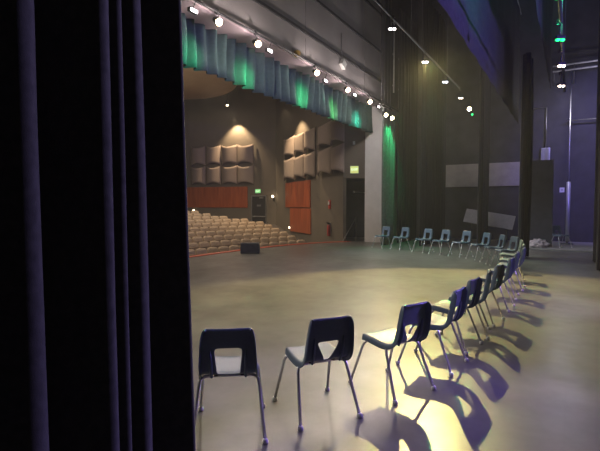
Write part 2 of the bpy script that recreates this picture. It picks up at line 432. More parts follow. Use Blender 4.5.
bm = B(); bx(bm, -.05, .05, 0, .04, .1, .62); obj('wall_bracket', bm, M['metal'], o)
o = mounted('wall_switch', 'small white box on the wall above the yellow-green exit sign', 'switch box', WC, 354, 143)
bm = B(); bx(bm, -.05, .05, 0, .06, -.07, .07, bev=.01); obj('cover', bm, M['white'], o)

# handrail in the side doorway
bm = B()
p0 = onD(342.5, 240.5, 19.2); p1 = onD(356, 217.5, 19.9); p2 = p1 + (p1-p0).normalized()*.05
p0.z = .0
tube(bm, [p0, p0 + (p1-p0)*.05, p1, Vector((p1.x, p1.y, 0.0))], .022)
tag(obj('handrail', bm, M['metal']), 'sloping metal handrail in the dark side doorway', 'handrail')
# small lamp in the doorway
pl = onD(354, 192, 20.2)
bm = B(); bmesh.ops.create_uvsphere(bm, u_segments=12, v_segments=8, radius=.05, matrix=Matrix.Translation(pl))
bx(bm, pl.x, pl.x+1.45, pl.y-.01, pl.y+.01, pl.z-.01, pl.z+.01)
tag(obj('door_lamp', bm, M['white']), 'small white fitting in the dark side doorway', 'lamp')

# ceiling cloud and house lamp
cc = fw_h*19.6 + rt*-6.3
bm = B(); nseg = 40; top, bot = [], []
for k in range(nseg):
    a = 2*PI*k/nseg; ex = math.copysign(abs(math.cos(a))**.75, math.cos(a)); ey = math.copysign(abs(math.sin(a))**.75, math.sin(a))
    p = cc + rt*(ex*3.5) + fw_h*(ey*3.9)
    bot.append((p, 7.0 + .18*ex*ex))
rings = []
for s, dz in ((1, 0), (1, .12)):
    rings.append([bm.verts.new((p.x, p.y, z + dz)) for p, z in bot])
cb = bm.verts.new((cc.x, cc.y, 6.92)); ct = bm.verts.new((cc.x, cc.y, 7.10))
for k in range(nseg):
    k2 = (k+1) % nseg
    bm.faces.new((rings[0][k], rings[0][k2], rings[1][k2], rings[1][k]))
    f = bm.faces.new((rings[0][k], rings[0][k2], cb)); f.smooth = True
    bm.faces.new((rings[1][k], rings[1][k2], ct))
o = thing('ceiling_cloud', 'beige curved acoustic cloud hanging below the house ceiling', 'ceiling panel', (0, 0, 0))
obj('cloud_panel', bm, M['cloud'], o)
for sx, sy in ((-1, -1), (-1, 1), (1, -1), (1, 1)):
    p = cc + rt*(sx*1.8) + fw_h*(sy*2); bm = B(); tube(bm, [(p.x, p.y, 7.1), (p.x, p.y, HZ)], .012, 6)
    obj('hanging_cable', bm, M['pipe'], o)
p = onD(227.3, 105, 25.5)
o = thing('house_lamp', 'small bright lamp hanging in front of the dark upper house wall', 'lamp', p)
bm = B(); lathe(bm, [(.05, 0), (.09, .02), (.10, .22), (.05, .26)]); obj('can', bm, M['fixture'], o)
bm = B(); bmesh.ops.create_uvsphere(bm, u_segments=12, v_segments=8, radius=.07, matrix=Matrix.Translation((0, 0, 0))); obj('bulb', bm, M['aislelens'], o)
bm = B(); tube(bm, [(0, 0, .24), (0, 0, HZ - p.z)], .012, 6); obj('stem', bm, M['fixture'], o)

# ------------------------------------------------------------------ theatre seats
def make_seat():
    t = thing('theatre_seat', '', 'seat', (0, 0, 0), 0, 'tan theatre seats in the raked rows')
    bm = B()                              # local: front of the seat faces -y (towards the stage)
    n = 8; F_, K_ = [], []
    for side, lst in ((0, F_), (1, K_)):
        for j in range(7):
            v = j/6; z = .40 + v*.46; y = .02 + v*.10 + (0 if side == 0 else .07) - (0.02*math.sin(v*PI) if side == 0 else 0)
            hw_ = .236*(1 if v < .8 else 1 - .16*((v-.8)/.2)**2)
            zz = z
            lst.append([bm.verts.new((hw_*(-1+2*i/n), y - (.02*(1-(-1+2*i/n)**2) if side == 0 else 0), zz + (.012*(1-(-1+2*i/n)**2) if j == 6 else 0))) for i in range(n+1)])
    for lst in (F_, K_):
        for j in range(6):
            for i in range(n):
                f = bm.faces.new((lst[j][i], lst[j][i+1], lst[j+1][i+1], lst[j+1][i])); f.smooth = True
    for j in range(6):
        for i in (0, n): bm.faces.new((F_[j][i], F_[j+1][i], K_[j+1][i], K_[j][i]))
    for i in range(n):
        for j in (0, 6): bm.faces.new((F_[j][i], F_[j][i+1], K_[j][i+1], K_[j][i]))
    obj('backrest', bm, M['seat'], t)
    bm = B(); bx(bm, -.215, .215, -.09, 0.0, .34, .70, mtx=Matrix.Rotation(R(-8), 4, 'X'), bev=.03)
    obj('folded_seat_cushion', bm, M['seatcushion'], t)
    for s in (-1, 1):
        bm = B(); bx(bm, s*.2495-.014, s*.2495+.014, -.14, .10, 0, .58); obj('standard', bm, M['seatdark'], t)
        bm = B(); bx(bm, s*.2495-.0165, s*.2495+.0165, -.26, .06, .58, .61, bev=.008); obj('armrest', bm, M['armwood'], t)
    return t
seat0 = make_seat(); used_seat = False
endpx = [307, 297.5, 289.5, 281, 273.5, 265.5, 250, 229, 212, 200]
def rowY(k, x): return 11.3 + .9*k - .0174*(x - 9)**2
def px_of(x, y):
    v = Vector((x, y, 0)); return 300 + F_PX*v.dot(rt)/v.dot(fw_h)
for k in range(10):
    x = 21.0                             # walk from the wall to the row's end
    while px_of(x, rowY(k, x)) > endpx[k] - 4: x -= .02
    n = 0
    while True:
        y = rowY(k, x); px = px_of(x, y)
        if px < 168 or n > 20: break
        n += 1
        slope = -2*.0174*(x - 9); rz = math.atan(slope)
        pos = 'at the aisle end' if n == 1 else f'{ORD[n]} from the aisle end'
        lab = f'tan upholstered theatre seat, {pos} of the {ORD[k+1]} row back from the stage'
        lab = lab.replace('tan upholstered theatre seat', 'tan theatre seat')
        loc = (x, y, zfl(x, y))
        if not used_seat:
            seat0.location = loc; seat0.rotation_euler = (0, 0, rz); seat0['label'] = lab; used_seat = True
        else: dup(seat0, lab, loc, rz)
        x -= .535*math.cos(rz)

# ------------------------------------------------------------------ curtains
def drape(name, A, Bp, z0, z1, period, amp, m, seed=0, nz=6, hem=True, lean=0.0, parent=None, zfun=None, gather=0.0):
    rnd = random.Random(seed); A = Vector((A[0], A[1], 0)); Bp = Vector((Bp[0], Bp[1], 0)); L = (Bp - A).length
    d = (Bp - A).normalized(); n = Vector((-d.y, d.x, 0))
    # fold stations with irregular spacing
    s = 0; st = [0]
    while s < L: s += period*rnd.uniform(.35, .65); st.append(min(s, L))
    pts = []
    for i in range(len(st)-1):
        a, b = st[i], st[i+1]; sg = 1 if i % 2 else -1; am = amp*rnd.uniform(.6, 1.15)
        for q in range(8):
            f = q/8; pts.append((a + (b-a)*f, sg*am*math.sin(PI*f)))
    pts.append((L, 0))
    bm = B(); V = []
    ph = [rnd.uniform(0, 6.28) for _ in range(4)]
    for j in range(nz+1):
        v = j/nz; row = []
        for (s_, o_) in pts:
            w = 1 + .25*math.sin(v*2.3 + ph[0] + s_*3) ; wob = .25*amp*math.sin(v*3 + s_*2.1 + ph[1])
            zb = z0 if zfun is None else zfun(s_)
            p = A + d*(s_ + lean*(1-v)*L) + n*(o_*w + wob); row.append(bm.verts.new((p.x, p.y, z1 + (zb - z1)*(1-v))))
        V.append(row)
    for j in range(nz):
        for i in range(len(pts)-1):
            f = bm.faces.new((V[j][i], V[j][i+1], V[j+1][i+1], V[j+1][i])); f.smooth = True
    o = obj(name, bm, m, parent)
    sm = o.modifiers.new('thick', 'SOLIDIFY'); sm.thickness = .008
    return o

# foreground leg curtain: folds laid out along X at Y = 1.4, close to the camera
fold = [(-.55, 0), (-.45, .05), (-.33, -.05), (-.22, .05), (-.1, -.05), (0.0, .06), (.12, -.05), (.24, .06), (.36, -.04), (.46, .05), (.54, -.02), (.60, .08), (.63, .09),
        (.672, .03), (.700, -.005), (.722, -.022), (.745, -.022), (.768, -.004), (.785, .022), (.798, .07), (.815, .125), (.84, .115), (.91, .03), (.955, -.03), (.972, -.045), (.990, -.044), (1.012, -.022), (1.026, .012), (1.034, .04),
        (1.042, .02), (1.052, -.008), (1.066, -.016), (1.080, -.002), (1.090, .025), (1.097, .035), (1.106, .015), (1.118, -.012), (1.134, -.024), (1.156, -.016), (1.176, .006), (1.190, .05), (1.205, .095), (1.225, .085), (1.27, .02), (1.318, -.05), (1.332, -.062), (1.340, -.05)]
bm = B(); V = []; nz = 10
def cr_pts(P, k=5):
    out = []
    for i in range(len(P)-1):
        p0 = P[max(i-1, 0)]; p1 = P[i]; p2 = P[i+1]; p3 = P[min(i+2, len(P)-1)]
        for q in range(k):
            t = q/k
            out.append(tuple(.5*((2*p1[c]) + (-p0[c]+p2[c])*t + (2*p0[c]-5*p1[c]+4*p2[c]-p3[c])*t*t + (-p0[c]+3*p1[c]-3*p2[c]+p3[c])*t**3) for c in (0, 1)))
    out.append(P[-1]); return out
for j in range(nz+1):
    z = .02 + (6.0-.02)*j/nz
    row = []
    for (x, o_) in cr_pts(fold):
        lx = x + .03*(1.57 - z)*(max(0, x)/1.35)**4
        row.append(bm.verts.new((lx + .004*math.sin(z*2 + x*9), 1.4 + o_*(1+.12*math.sin(z*1.3 + x*7)), z)))
    V.append(row)
for j in range(nz):
    for i in range(len(V[0])-1):
        f = bm.faces.new((V[j][i], V[j][i+1], V[j+1][i+1], V[j+1][i])); f.smooth = True
o = obj('stage_curtain', bm, M['velour']); sm = o.modifiers.new('thick', 'SOLIDIFY'); sm.thickness = .006
tag(o, 'black velour leg curtain hanging in deep folds closest to the camera', 'curtain')

# valance across the proscenium opening, seen from behind
def vz(s): return 4.62 + .02*math.sin(s*1.7)
o = drape('valance_curtain', (OPX0+.1, 7.3), (OPX1-.06, 7.3), 4.62, OPZ-.03, .36, .12, M['valance'], 3, nz=5, zfun=vz)
tag(o, 'pleated pale valance across the stage opening, lit green in patches', 'valance')

bl = 'black stage legs in the far wings'
tag(drape('stage_curtain', (16.45, 6.22), (17.85, 6.22), .02, 5.3, .28, .07, M['greencurt'], 11), 'leg curtain lit bright green beside the pale proscenium edge', 'curtain', bl)
tag(drape('stage_curtain', (17.95, 6.1), (20.6, 6.1), .02, 9.5, .3, .07, M['velour'], 12), 'black leg curtain right behind the green lit curtain', 'curtain', bl)
tag(drape('stage_curtain', (17.0, 4.9), (20.7, 4.9), .02, 9.5, .3, .08, M['velour2'], 13), 'charcoal leg curtain left of the pale backstage band', 'curtain', bl)
tag(drape('stage_curtain', (17.8, 2.95), (19.95, 2.95), .02, 9.5, .3, .07, M['velour'], 14), 'narrow black leg curtain crossing the pale backstage band', 'curtain', bl)
tag(drape('stage_curtain', (14.45, 1.22), (15.15, 1.16), .02, 5.9, .16, .10, M['velour2'], 15), 'black bunched leg curtain at the right end of the pale band', 'curtain', bl)
tag(drape('stage_curtain', (12.6, -.62), (16.6, -.66), .02, 9.0, .3, .06, M['velour'], 16), 'black leg curtain at the right margin beside the pale platform', 'curtain', bl)

# borders (black masking cloths hung across the stage)
def border(Y, x0, x1, z0, z1, label, seed):
    t = thing('border_curtain', label, 'curtain', (0, 0, 0), 0, 'black border cloths above the stage')
    o = drape('cloth', (x0, Y), (x1, Y), z0, z1, 1.2, .010, M['border'], seed, parent=t)
    bm = B(); tube(bm, [(x0-.1, Y, z1+.03), (x1+.1, Y, z1+.03)], .03, 8)
    obj('batten', bm, M['pipe'], t)
    for i in range(5):
        bm = B(); x = x0 + (x1-x0)*(i+.5)/5; tube(bm, [(x, Y, z1+.05), (x, Y, ZC)], .008, 6)
        obj('hanging_cable', bm, M['pipe'], t)
border(1.5, 1.2, 16.0, 4.16, 7.6, 'black border cloth with violet lit lower edge', 21)
border(.62, 1.6, 16.0, 5.15, 8.2, 'black border cloth lit green beside the green lamps', 22)

# ------------------------------------------------------------------ backstage
def simple(name, bm, m, label, cat, group=None): return tag(obj(name, bm, m), label, cat, group)
bm = B(); bx(bm, 21.9, 22.0, 1.9, 5.3, 2.42, 3.46); struct('trim_5', bm, M['grey'])
bm = B(); bx(bm, 17.7, 21.6, -1.0, 1.25, 0, .06, bev=.01)
simple('platform', bm, M['platform'], 'low pale grey platform on the floor in the far wing', 'platform')
bm = B(); bx(bm, 18.6, 18.66, .55, 1.42, .06, 3.2)
o = simple('scenery_flat', bm, M['flat'], 'tall dark scenery flat standing on the pale platform', 'scenery flat')
for v in ((.6, .68, .06, 3.1), (1.3, 1.38, .06, 3.1), (.68, 1.3, 1.5, 1.58)):
    bm = B(); bx(bm, 18.66, 18.72, *v); obj('rear_batten', bm, M['pipe'], o)
bm = B(); tube(bm, [(18.68, 1.02, .085), (19.25, 1.02, .085), (18.7, 1.02, 1.6)], .025); obj('brace', bm, M['pipe'], o)

# pale flip-top table behind the far legs, its top swung up towards the stage
t = thing('folding_table', 'pale table with its top tipped up, standing behind the narrow black leg', 'table', (20.4, 2.95, 0))
tm = Matrix.Translation((0, 0, .98)) @ Matrix.Rotation(R(9), 4, 'X') @ Matrix.Rotation(R(-62), 4, 'Y')
bm = B(); bx(bm, -.32, .32, -.98, .98, -.018, .018, mtx=tm, bev=.006); obj('tabletop', bm, M['tabletop'], t)
for sy in (-1, 1):
    y = sy*.7; h = .96 + math.tan(R(9))*y
    bm = B(); tube(bm, [(-.28, y, .02), (.05, y, .03), (.3, y, .02)], .02); obj('foot', bm, M['pipe'], t)
    bm = B(); tube(bm, [(.05, y, .03), (.05, y, h)], .022); obj('leg', bm, M['pipe'], t)
pp = onX(569.5, 150, 20.2); pp.z = .06
o = thing('pipe_stand', 'tall thin pipe with thick pale lower sleeve on the platform', 'pipe', (pp.x, pp.y, .06))
bm = B(); lathe(bm, [(.22, 0), (.22, .03), (.05, .05), (.03, .1)], 16); obj('base', bm, M['pipe'], o)
bm = B(); tube(bm, [(0, 0, .05), (0, 0, 6.6)], .022, 8); obj('pipe', bm, M['metal'], o)
bm = B(); tube(bm, [(0, 0, .12), (0, 0, 2.4)], .07, 12); obj('sleeve', bm, M['palepipe'], o)
o = thing('electrical_box', 'pale metal electrical box on the far wall above the dark flat', 'electrical box', (XF, onX(545.5, 155, 21.9).y, 3.7))
bm = B(); bx(bm, -.18, -.004, -.17, .17, -.28, .30, bev=.015); obj('cabinet', bm, M['palepipe'], o)
bm = B(); bx(bm, -.20, -.18, -.14, .14, -.24, .26, bev=.005); obj('door', bm, M['metal'], o)
bm = B(); tube(bm, [(-.09, 0, .3), (-.09, 0, 2.0), (-.09, .5, 2.0)], .03, 8); obj('conduit', bm, M['metal'], o)
o = thing('switch_plate', 'small pale switch plate on the violet lit far wall', 'switch', (XF, onX(562, 190, 22).y, onX(562, 190, 22).z))
bm = B(); bx(bm, -.03, 0, -.09, .09, -.1, .1, bev=.008); obj('plate', bm, M['white'], o)
bm = B(); bx(bm, -.045, -.03, -.02, .02, -.04, .04); obj('toggle', bm, M['metal'], o)
# gallery rails high on the far wall
o = thing('gallery_rail', 'pair of pale pipe rails high on the far wall', 'railing', (21.3, 0, 0))
for z in (7.0, 7.22):
    bm = B(); tube(bm, [(0, -3.5, z), (0, .75, z)], .034, 8); obj('rail', bm, M['palepipe'], o)
for y in (-3.2, -1.6, 0, .7):
    bm = B(); tube(bm, [(.7, y, 6.6), (0, y, 6.6), (0, y, 7.25)], .025, 8); obj('post', bm, M['pipe'], o)
o = thing('gallery_rail', 'single dull pipe rail lower on the far wall behind the pipe', 'railing', (21.5, 0, 0))
bm = B(); tube(bm, [(0, -3.5, 5.0), (0, .2, 5.0)], .03, 8); obj('rail', bm, M['metal'], o)
for y in (-3, -1.2, .15):
    bm = B(); tube(bm, [(.5, y, 5.0), (0, y, 5.0)], .025, 8); obj('bracket', bm, M['pipe'], o)

# crumpled cloth on the platform
cp = onZ(540, 246.5, .06)
bm = B(); bmesh.ops.create_icosphere(bm, subdivisions=4, radius=1)
rn = random.Random(5); ks = [(Vector((rn.uniform(-1, 1), rn.uniform(-1, 1), rn.uniform(-1, 1))).normalized(), rn.uniform(3, 9), rn.uniform(0, 6)) for _ in range(12)]
for v in bm.verts:
    n = v.co.normalized(); r = 1 + sum(.055*math.sin(k*n.dot(a)*2 + p) for a, k, p in ks)
    v.co = Vector((n.x*.2*r, n.y*.29*r, max(0, .12 + n.z*.17*r)))
for f in bm.faces: f.smooth = True
o = obj('crumpled_cloth', bm, M['cloth']); o.location = (18.15, cp.y+.05, .06)
tag(o, 'crumpled pale pink cloth lying on the platform edge', 'cloth')

# floor monitor at the stage edge
mp_ = onZ(250.3, 253, 0)
o = thing('monitor_speaker', 'dark wedge monitor speaker at the front edge of the stage', 'speaker', (mp_.x, mp_.y, 0), math.atan2(fw_h.y, fw_h.x) - PI/2)
bm = B(); prism(bm, [(-.20, 0), (.20, 0), (.20, .14), (.08, .34), (-.20, .34)], -.30, .30, mtx=Matrix(((0, 0, 1, 0), (1, 0, 0, 0), (0, 1, 0, 0), (0, 0, 0, 1))))
ob = obj('cabinet', bm, mat('grey_blue_speaker_vinyl', (.05, .055, .075), .6, var=.2), o); bv = ob.modifiers.new('bevel', 'BEVEL'); bv.width = .012; bv.segments = 2
bm = B(); bx(bm, -.26, .26, -.1, .0, -.005, .012, mtx=Matrix.Translation((0, .165, .215)) @ Matrix.Rotation(R(-59), 4, 'X')); obj('grille', bm, M['fixture'], o)
for s in (-1, 1):
    bm = B(); tube(bm, [(s*.30, -.08, .2), (s*.325, -.08, .2), (s*.325, .05, .2), (s*.30, .05, .2)], .01, 6); obj('handle', bm, M['metal'], o)

# ------------------------------------------------------------------ school chairs
def make_shell(bm, h_top, h_bot, s_top, s_bot):
    # profile from the rolled front lip over the seat and up the back to the rolled top edge
    prof = [(.232, .405), (.236, .425), (.226, .440), (.19, .448), (.10, .444), (0.0, .432), (-.08, .424), (-.14, .426), (-.182, .442), (-.204, .468),
            (-.214, .500), (-.223, .545), (-.231, .59), (-.238, .63), (-.246, .68), (-.253, .735), (-.259, .758), (-.272, .762), (-.282, .750)]
    hw_ = [.158, .162, .176, .188, .196, .197, .195, .193, .192, .191, .189, .187, .184, .181, .177, .168, .156, .148, .146]
    hw_ = [.985*w for w in hw_]; prof = [(y if y < -.1 else -.1 + (y+.1)*.84, z if z < .6 else .6 + (z-.6)*1.06) for y, z in prof]
    V = []
    def hole(z):
        t = min(1, max(0, (z - s_bot)/(s_top - s_bot))); return h_bot + (h_top - h_bot)*t
    for i, ((y, z), w) in enumerate(zip(prof, hw_)):
        isback = min(1, max(0, (i-6)/4)); h = hole(z)
        us = [-.97, -.86, -.66, -.62 if h/w > .56 else -(h/w + .66)/2, -h/w, -h/w*.5, 0]
        us = us + [-u for u in us[-2::-1]]
        row = []
        roll = .044 if 1 <= i <= 15 else .010
        for k in (-2, -1): 
            f = (1.0, .45)[k+2]; row.append(bm.verts.new((-w*(1.0 if k == -1 else 1.012), y - isback*roll*f, z - (1-isback)*roll*f)))
        for u in us:
            yy = y + isback*.012*u*u; zz = z + (1-isback)*(.010*u*u)
            row.append(bm.verts.new((u*w, yy, zz)))
        for k in (0, 1):
            f = (.45, 1.0)[k]; row.append(bm.verts.new((w*(1.0 if k == 0 else 1.012), y - isback*roll*f, z - (1-isback)*roll*f)))
        V.append(row)
    n = len(V[0]) - 1
    for i in range(len(prof)-1):
        zc = (prof[i][1] + prof[i+1][1])/2; inh = 8 <= i <= 14 and s_bot < zc < s_top
        for k in range(n):
            if inh and 6 <= k <= 9: continue
            f = bm.faces.new((V[i][k], V[i][k+1], V[i+1][k+1], V[i+1][k])); f.smooth = True
def make_chair(wide):
    t = thing('school_chair', '', 'chair', (0, 0, 0), 0, 'school chairs standing in an arc')
    bm = B()
    if wide: make_shell(bm, .092, .074, .640, .445)
    else: make_shell(bm, .090, .016, .585, .452)
    sh = obj('seat_shell', bm, M['shell'], t)
    sm = sh.modifiers.new('thick', 'SOLIDIFY'); sm.thickness = .009; sm.offset = 0
    ss = sh.modifiers.new('smooth', 'SUBSURF'); ss.levels = 2; ss.render_levels = 2
    # moulded ribs on the back of the shell either side of the opening
    for s in (-1, 1):
        bm = B(); tube(bm, [(s*.112, -.188, .425), (s*.114, -.222, .50), (s*.116, -.236, .57), (s*.118, -.242, .625)], [.010, .012, .011, .004], 8); obj('moulded_rib', bm, M['shell'], t)
    # legs: each bent tube runs from the cross bar under the seat down to its glide
    for s in (-1, 1):
        bm = B(); tube(bm, [(s*.10, -.10, .404), (s*.155, -.105, .404), (s*.182, -.115, .397), (s*.195, -.128, .385), (s*.202, -.14, .35), (s*.238, -.268, .02)], .0115)
        l = obj('leg', bm, M['chrome'], t)
        bm = B(); lathe(bm, [(.012, 0), (.019, .004), (.021, .015), (.018, .028), (.013, .036)], 12, Matrix.Translation((s*.239, -.271, 0))); obj('glide', bm, M['glide'], l)
        bm = B(); tube(bm, [(s*.10, .10, .408), (s*.155, .105, .408), (s*.182, .115, .401), (s*.195, .128, .383), (s*.202, .14, .355), (s*.235, .252, .02)], .0115)
        l = obj('leg', bm, M['chrome'], t)
        bm = B(); lathe(bm, [(.012, 0), (.019, .004), (.021, .015), (.018, .028), (.013, .036)], 12, Matrix.Translation((s*.236, .255, 0))); obj('glide', bm, M['glide'], l)
    for y, z in ((-.10, .404), (.10, .408)):
        bm = B(); tube(bm, [(-.10, y, z), (.10, y, z)], .0115); obj('crossbar', bm, M['chrome'], t)
    for s in (-1, 1):
        bm = B(); bx(bm, s*.09-.012, s*.09+.012, -.13, .13, .410, .426); obj('mounting_plate', bm, M['fixture'], t)
    return t
arc = [(-.495, 3.14), (.115, 3.41), (.785, 3.84), (1.31, 4.42), (1.69, 5.02), (2.05, 5.53), (2.43, 6.09), (2.97, 6.90), (3.45, 7.72), (3.95, 8.50), (4.32, 9.25), (4.82, 10.35),
       (5.18, 11.35), (5.20, 12.1), (5.16, 12.95), (4.92, 13.75), (4.50, 14.4), (4.12, 15.05), (3.56, 15.95), (3.02, 16.6)]
chairW = make_chair(True); chairN = make_chair(False); usedN = False
heads = {0: R(6), 1: R(23.5), 2: R(36), 3: R(54), 4: R(50), 5: R(66), 6: R(52), 7: R(56), 8: R(60), 12: R(95)}
for i, (cx_, d_) in enumerate(arc):
    a = Vector(arc[max(i-1, 0)]); b = Vector(arc[min(i+1, len(arc)-1)]); t = (b - a).normalized()
    hd = Vector((-t.y, t.x))             # (sideways, ahead)
    if i in heads: hd = Vector((-math.sin(heads[i]), math.cos(heads[i])))
    w = fw_h*hd.y + rt*hd.x; rz = math.atan2(w.y, w.x) - PI/2
    if i not in heads: rz += random.uniform(-.07, .07)
    p = gd(cx_, d_)
    if i == 0: lab = 'blue school chair with wide back opening, closest to the black curtain'
    elif i == len(arc)-1: lab = 'blue school chair at the far end of the arc, beside the green curtain'
    else: lab = f'blue school chair with chrome legs, {ORD[i+1]} along the arc from the black curtain'
    if i == 0: c = chairW; c.location = p; c.rotation_euler = (0, 0, rz); c['label'] = lab
    elif i >= 12: c = dup(chairW, lab, p, rz)
    elif not usedN: c = chairN; c.location = p; c.rotation_euler = (0, 0, rz); c['label'] = lab; usedN = True
    else: c = dup(chairN, lab, p, rz)
p = onZ(560, 247.5, .06)
c = dup(chairN, 'dark blue chair alone on the pale platform backstage', (18.6, p.y-.02, .06), R(130)); c['group'] = 'backstage chairs'
del c['group']

# ------------------------------------------------------------------ lamps
WARM = (1, .72, .45)
def batten(label, Y, z, x0, x1, ztop=ZC):
    t = thing('batten', label, 'pipe', (0, 0, 0), 0, 'lighting pipes across the stage')
    bm = B(); tube(bm, [(x0, Y, z), (x1, Y, z)], .025, 8); obj('pipe', bm, M['black'], t)
    for i in range(4):
        bm = B(); x = x0 + (x1-x0)*(i+.5)/4; tube(bm, [(x, Y, z), (x, Y, ztop)], .006, 6)
        obj('hanging_cable', bm, M['pipe'], t)
def can_lamp(name, label, loc, aim, lens, group, zpipe, r=.09, hook=(0, 0)):
    """round lamp: can, lens, yoke and hook clamp on the pipe above"""
    loc = Vector(loc); t = thing(name, label, 'stage light', loc, 0, group)
    q = (Vector(aim) - loc).to_track_quat('-Z', 'Y').to_matrix().to_4x4()
    bm = B(); lathe(bm, [(.02, .30), (r*.75, .27), (r*.9, .12), (r*1.08, 0), (r*1.08, -.02), (r*.98, -.02), (r*.95, .01)], 16, q); obj('can', bm, M['fixture'], t)
    bm = B(); lathe(bm, [(.005, .004), (r*.93, .004), (r*.93, -.008), (r*.6, -.016), (.005, -.02)], 16, q); obj('lens', bm, lens, t)
    top = zpipe - loc.z; hx, hy = hook
    bm = B()
    tube(bm, [q @ Vector((-r*1.15, 0, .12)), Vector((hx*.5 - r*.8, hy*.5, top*.75)), Vector((hx, hy, top)), Vector((hx*.5 + r*.8, hy*.5, top*.75)), q @ Vector((r*1.15, 0, .12))], .009, 6)
    obj('yoke', bm, M['fixture'], t)
    bm = B(); bx(bm, hx-.03, hx+.03, hy-.035, hy+.035, top-.04, top+.05); obj('clamp', bm, M['fixture'], t)
    return t
# proscenium row: warm lamps on a pipe along the header
ZP = 5.66
batten('lighting pipe along the stage side of the proscenium header', 6.52, ZP, .6, 17.5, ZC)
warm_px = [(219, 22), (258, 44), (317, 73), (348, 90), (370, 102)]
for i, (px, py) in enumerate(warm_px):
    p = onY(px, py, 6.45)
    lab = f'glowing warm spotlight under the proscenium header, {ORD[i+1]} of five counting from the black curtain'
    aim = (p.x - 3.0, p.y - 4.2, 0)
    can_lamp('spotlight', lab, p, (p.x*.55, 0, 1.2), M['warmlens'], 'warm spotlights along the header', ZP, .078, (0, .07))
    point('warm_spill', p + Vector((-.05, -.16, -.02)), 46, (1, .85, .80), .05)
    spot('warm_spot', p + (Vector((p.x*.55, 0, 1.2))-p).normalized()*.06, aim, 220, (1, .85, .72), 95, .6, .08)
for i, (px, py) in enumerate([(386, 115), (392, 118)]):
    p = onY(px, py, 6.02)
    lab = ('left', 'right')[i] + ' of the two warm lamps above the green lit curtain'
    can_lamp('spotlight', lab, p, (p.x*.6, 0, 1.3), M['keylens'], 'warm lamps over the green curtain', 5.30, .075, (0, .1))
    spot('warm_spot', p + Vector((-.05, -.1, -.05)), (p.x - 4, 1.5, 0), 120, (1, .8, .5), 80, .6)
batten('short lighting pipe above the green lit curtain', 6.12, 5.30, 15.9, 17.2, 9.5)
for i, (px, py) in enumerate([(193, 11), (269, 51), (325, 81), (354, 95), (378, 107)]):
    p = onY(px, py, 6.60)
    t = thing('strip_light', f'small white rectangular strip light under the header, {ORD[i+1]} of five from the black curtain', 'stage light', p, 0, 'small white strip lights along the header')
    bm = B(); bx(bm, -.11, .11, -.03, .05, -.035, .05, bev=.008); obj('housing', bm, M['fixture'], t)
    bm = B(); bx(bm, -.09, .09, -.04, -.03, -.028, .028); obj('diffuser', bm, M['whitelens'], t)
    bm = B(); tube(bm, [(0, .0, .04), (0, -.08, ZP-p.z)], .01, 6); obj('hanger', bm, M['fixture'], t)
# work light row over mid stage
KY, KZ = 3.35, 5.56
batten('lighting pipe over mid stage carrying the white work lights', KY, KZ, 1.6, 16.2, ZC)
klens = ['whitelens', 'whitelens', 'coollens', 'peachlens']
for i, (px, py) in enumerate([(392, 29), (425, 62), (445, 82), (460.5, 98)]):
    p = onY(px, py, KY); 
    t = thing('work_light', f'double work light on the mid stage pipe, {ORD[i+1]} counting from the top of the frame', 'stage light', p, YAW-PI/2, 'double work lights over mid stage')
    bm = B(); bx(bm, -.085, .085, -.04, .05, .005, .06, bev=.012); obj('housing', bm, M['fixture'], t)
    for s in (-1, 1):
        bm = B(); bmesh.ops.create_uvsphere(bm, u_segments=12, v_segments=8, radius=.030, matrix=Matrix.Translation((s*.042, -.015, -.006)) @ Matrix.Diagonal((1.2, 1, .8, 1))); obj('lamp', bm, M[klens[i]], t)
    bm = B(); tube(bm, [(0, 0, .05), (0, 0, KZ-p.z)], .012, 6); bx(bm, -.03, .03, -.03, .03, KZ-p.z-.03, KZ-p.z+.04); obj('hanger', bm, M['fixture'], t)
    point('work_spill', p + Vector((0, .25, -.45)), 14, (.85, .9, 1), .05)
    spot('work_spot', p + Vector((0, 0, -.06)), p + Vector((0, .3, -4)), 45, (.95, .92, 1), 110, .6)
# the strong yellow lamp that throws the chair shadows, and its green neighbour
KP = onY(469.3, 109, KY)
key_aim = gd(1.0, 5.6)
can_lamp('spotlight', 'strong yellow spotlight at the far end of the mid stage pipe', KP, (0, 0, 1.5), M['keylens'], None, KZ, .075)
K2 = onY(425, 62, KY)
spot('key_spot', K2 + (CAMP-K2).normalized()*.1 + Vector((0, 0, -.04)), gd(2.75, 6.3), 3000, (1, .78, .28), 84, .34, .04)
spot('yellow_spot', KP + (CAMP-KP).normalized()*.07, gd(3.4, 7.5), 120, (1, .80, .38), 70, .5, .04)
GP = onY(472.2, 114.5, KY)
can_lamp('spotlight', 'dim green lamp just below the strong yellow spotlight', GP, (0, 0, 1.5), M['dimgreen'], None, KZ, .045, hook=(.0, .09))
spot('green_spot', K2 + (CAMP-K2).normalized()*.1 + rt*.17 + Vector((0, 0, -.05)), gd(2.6, 6.0), 300, (.05, 1, .3), 70, .4, .03)
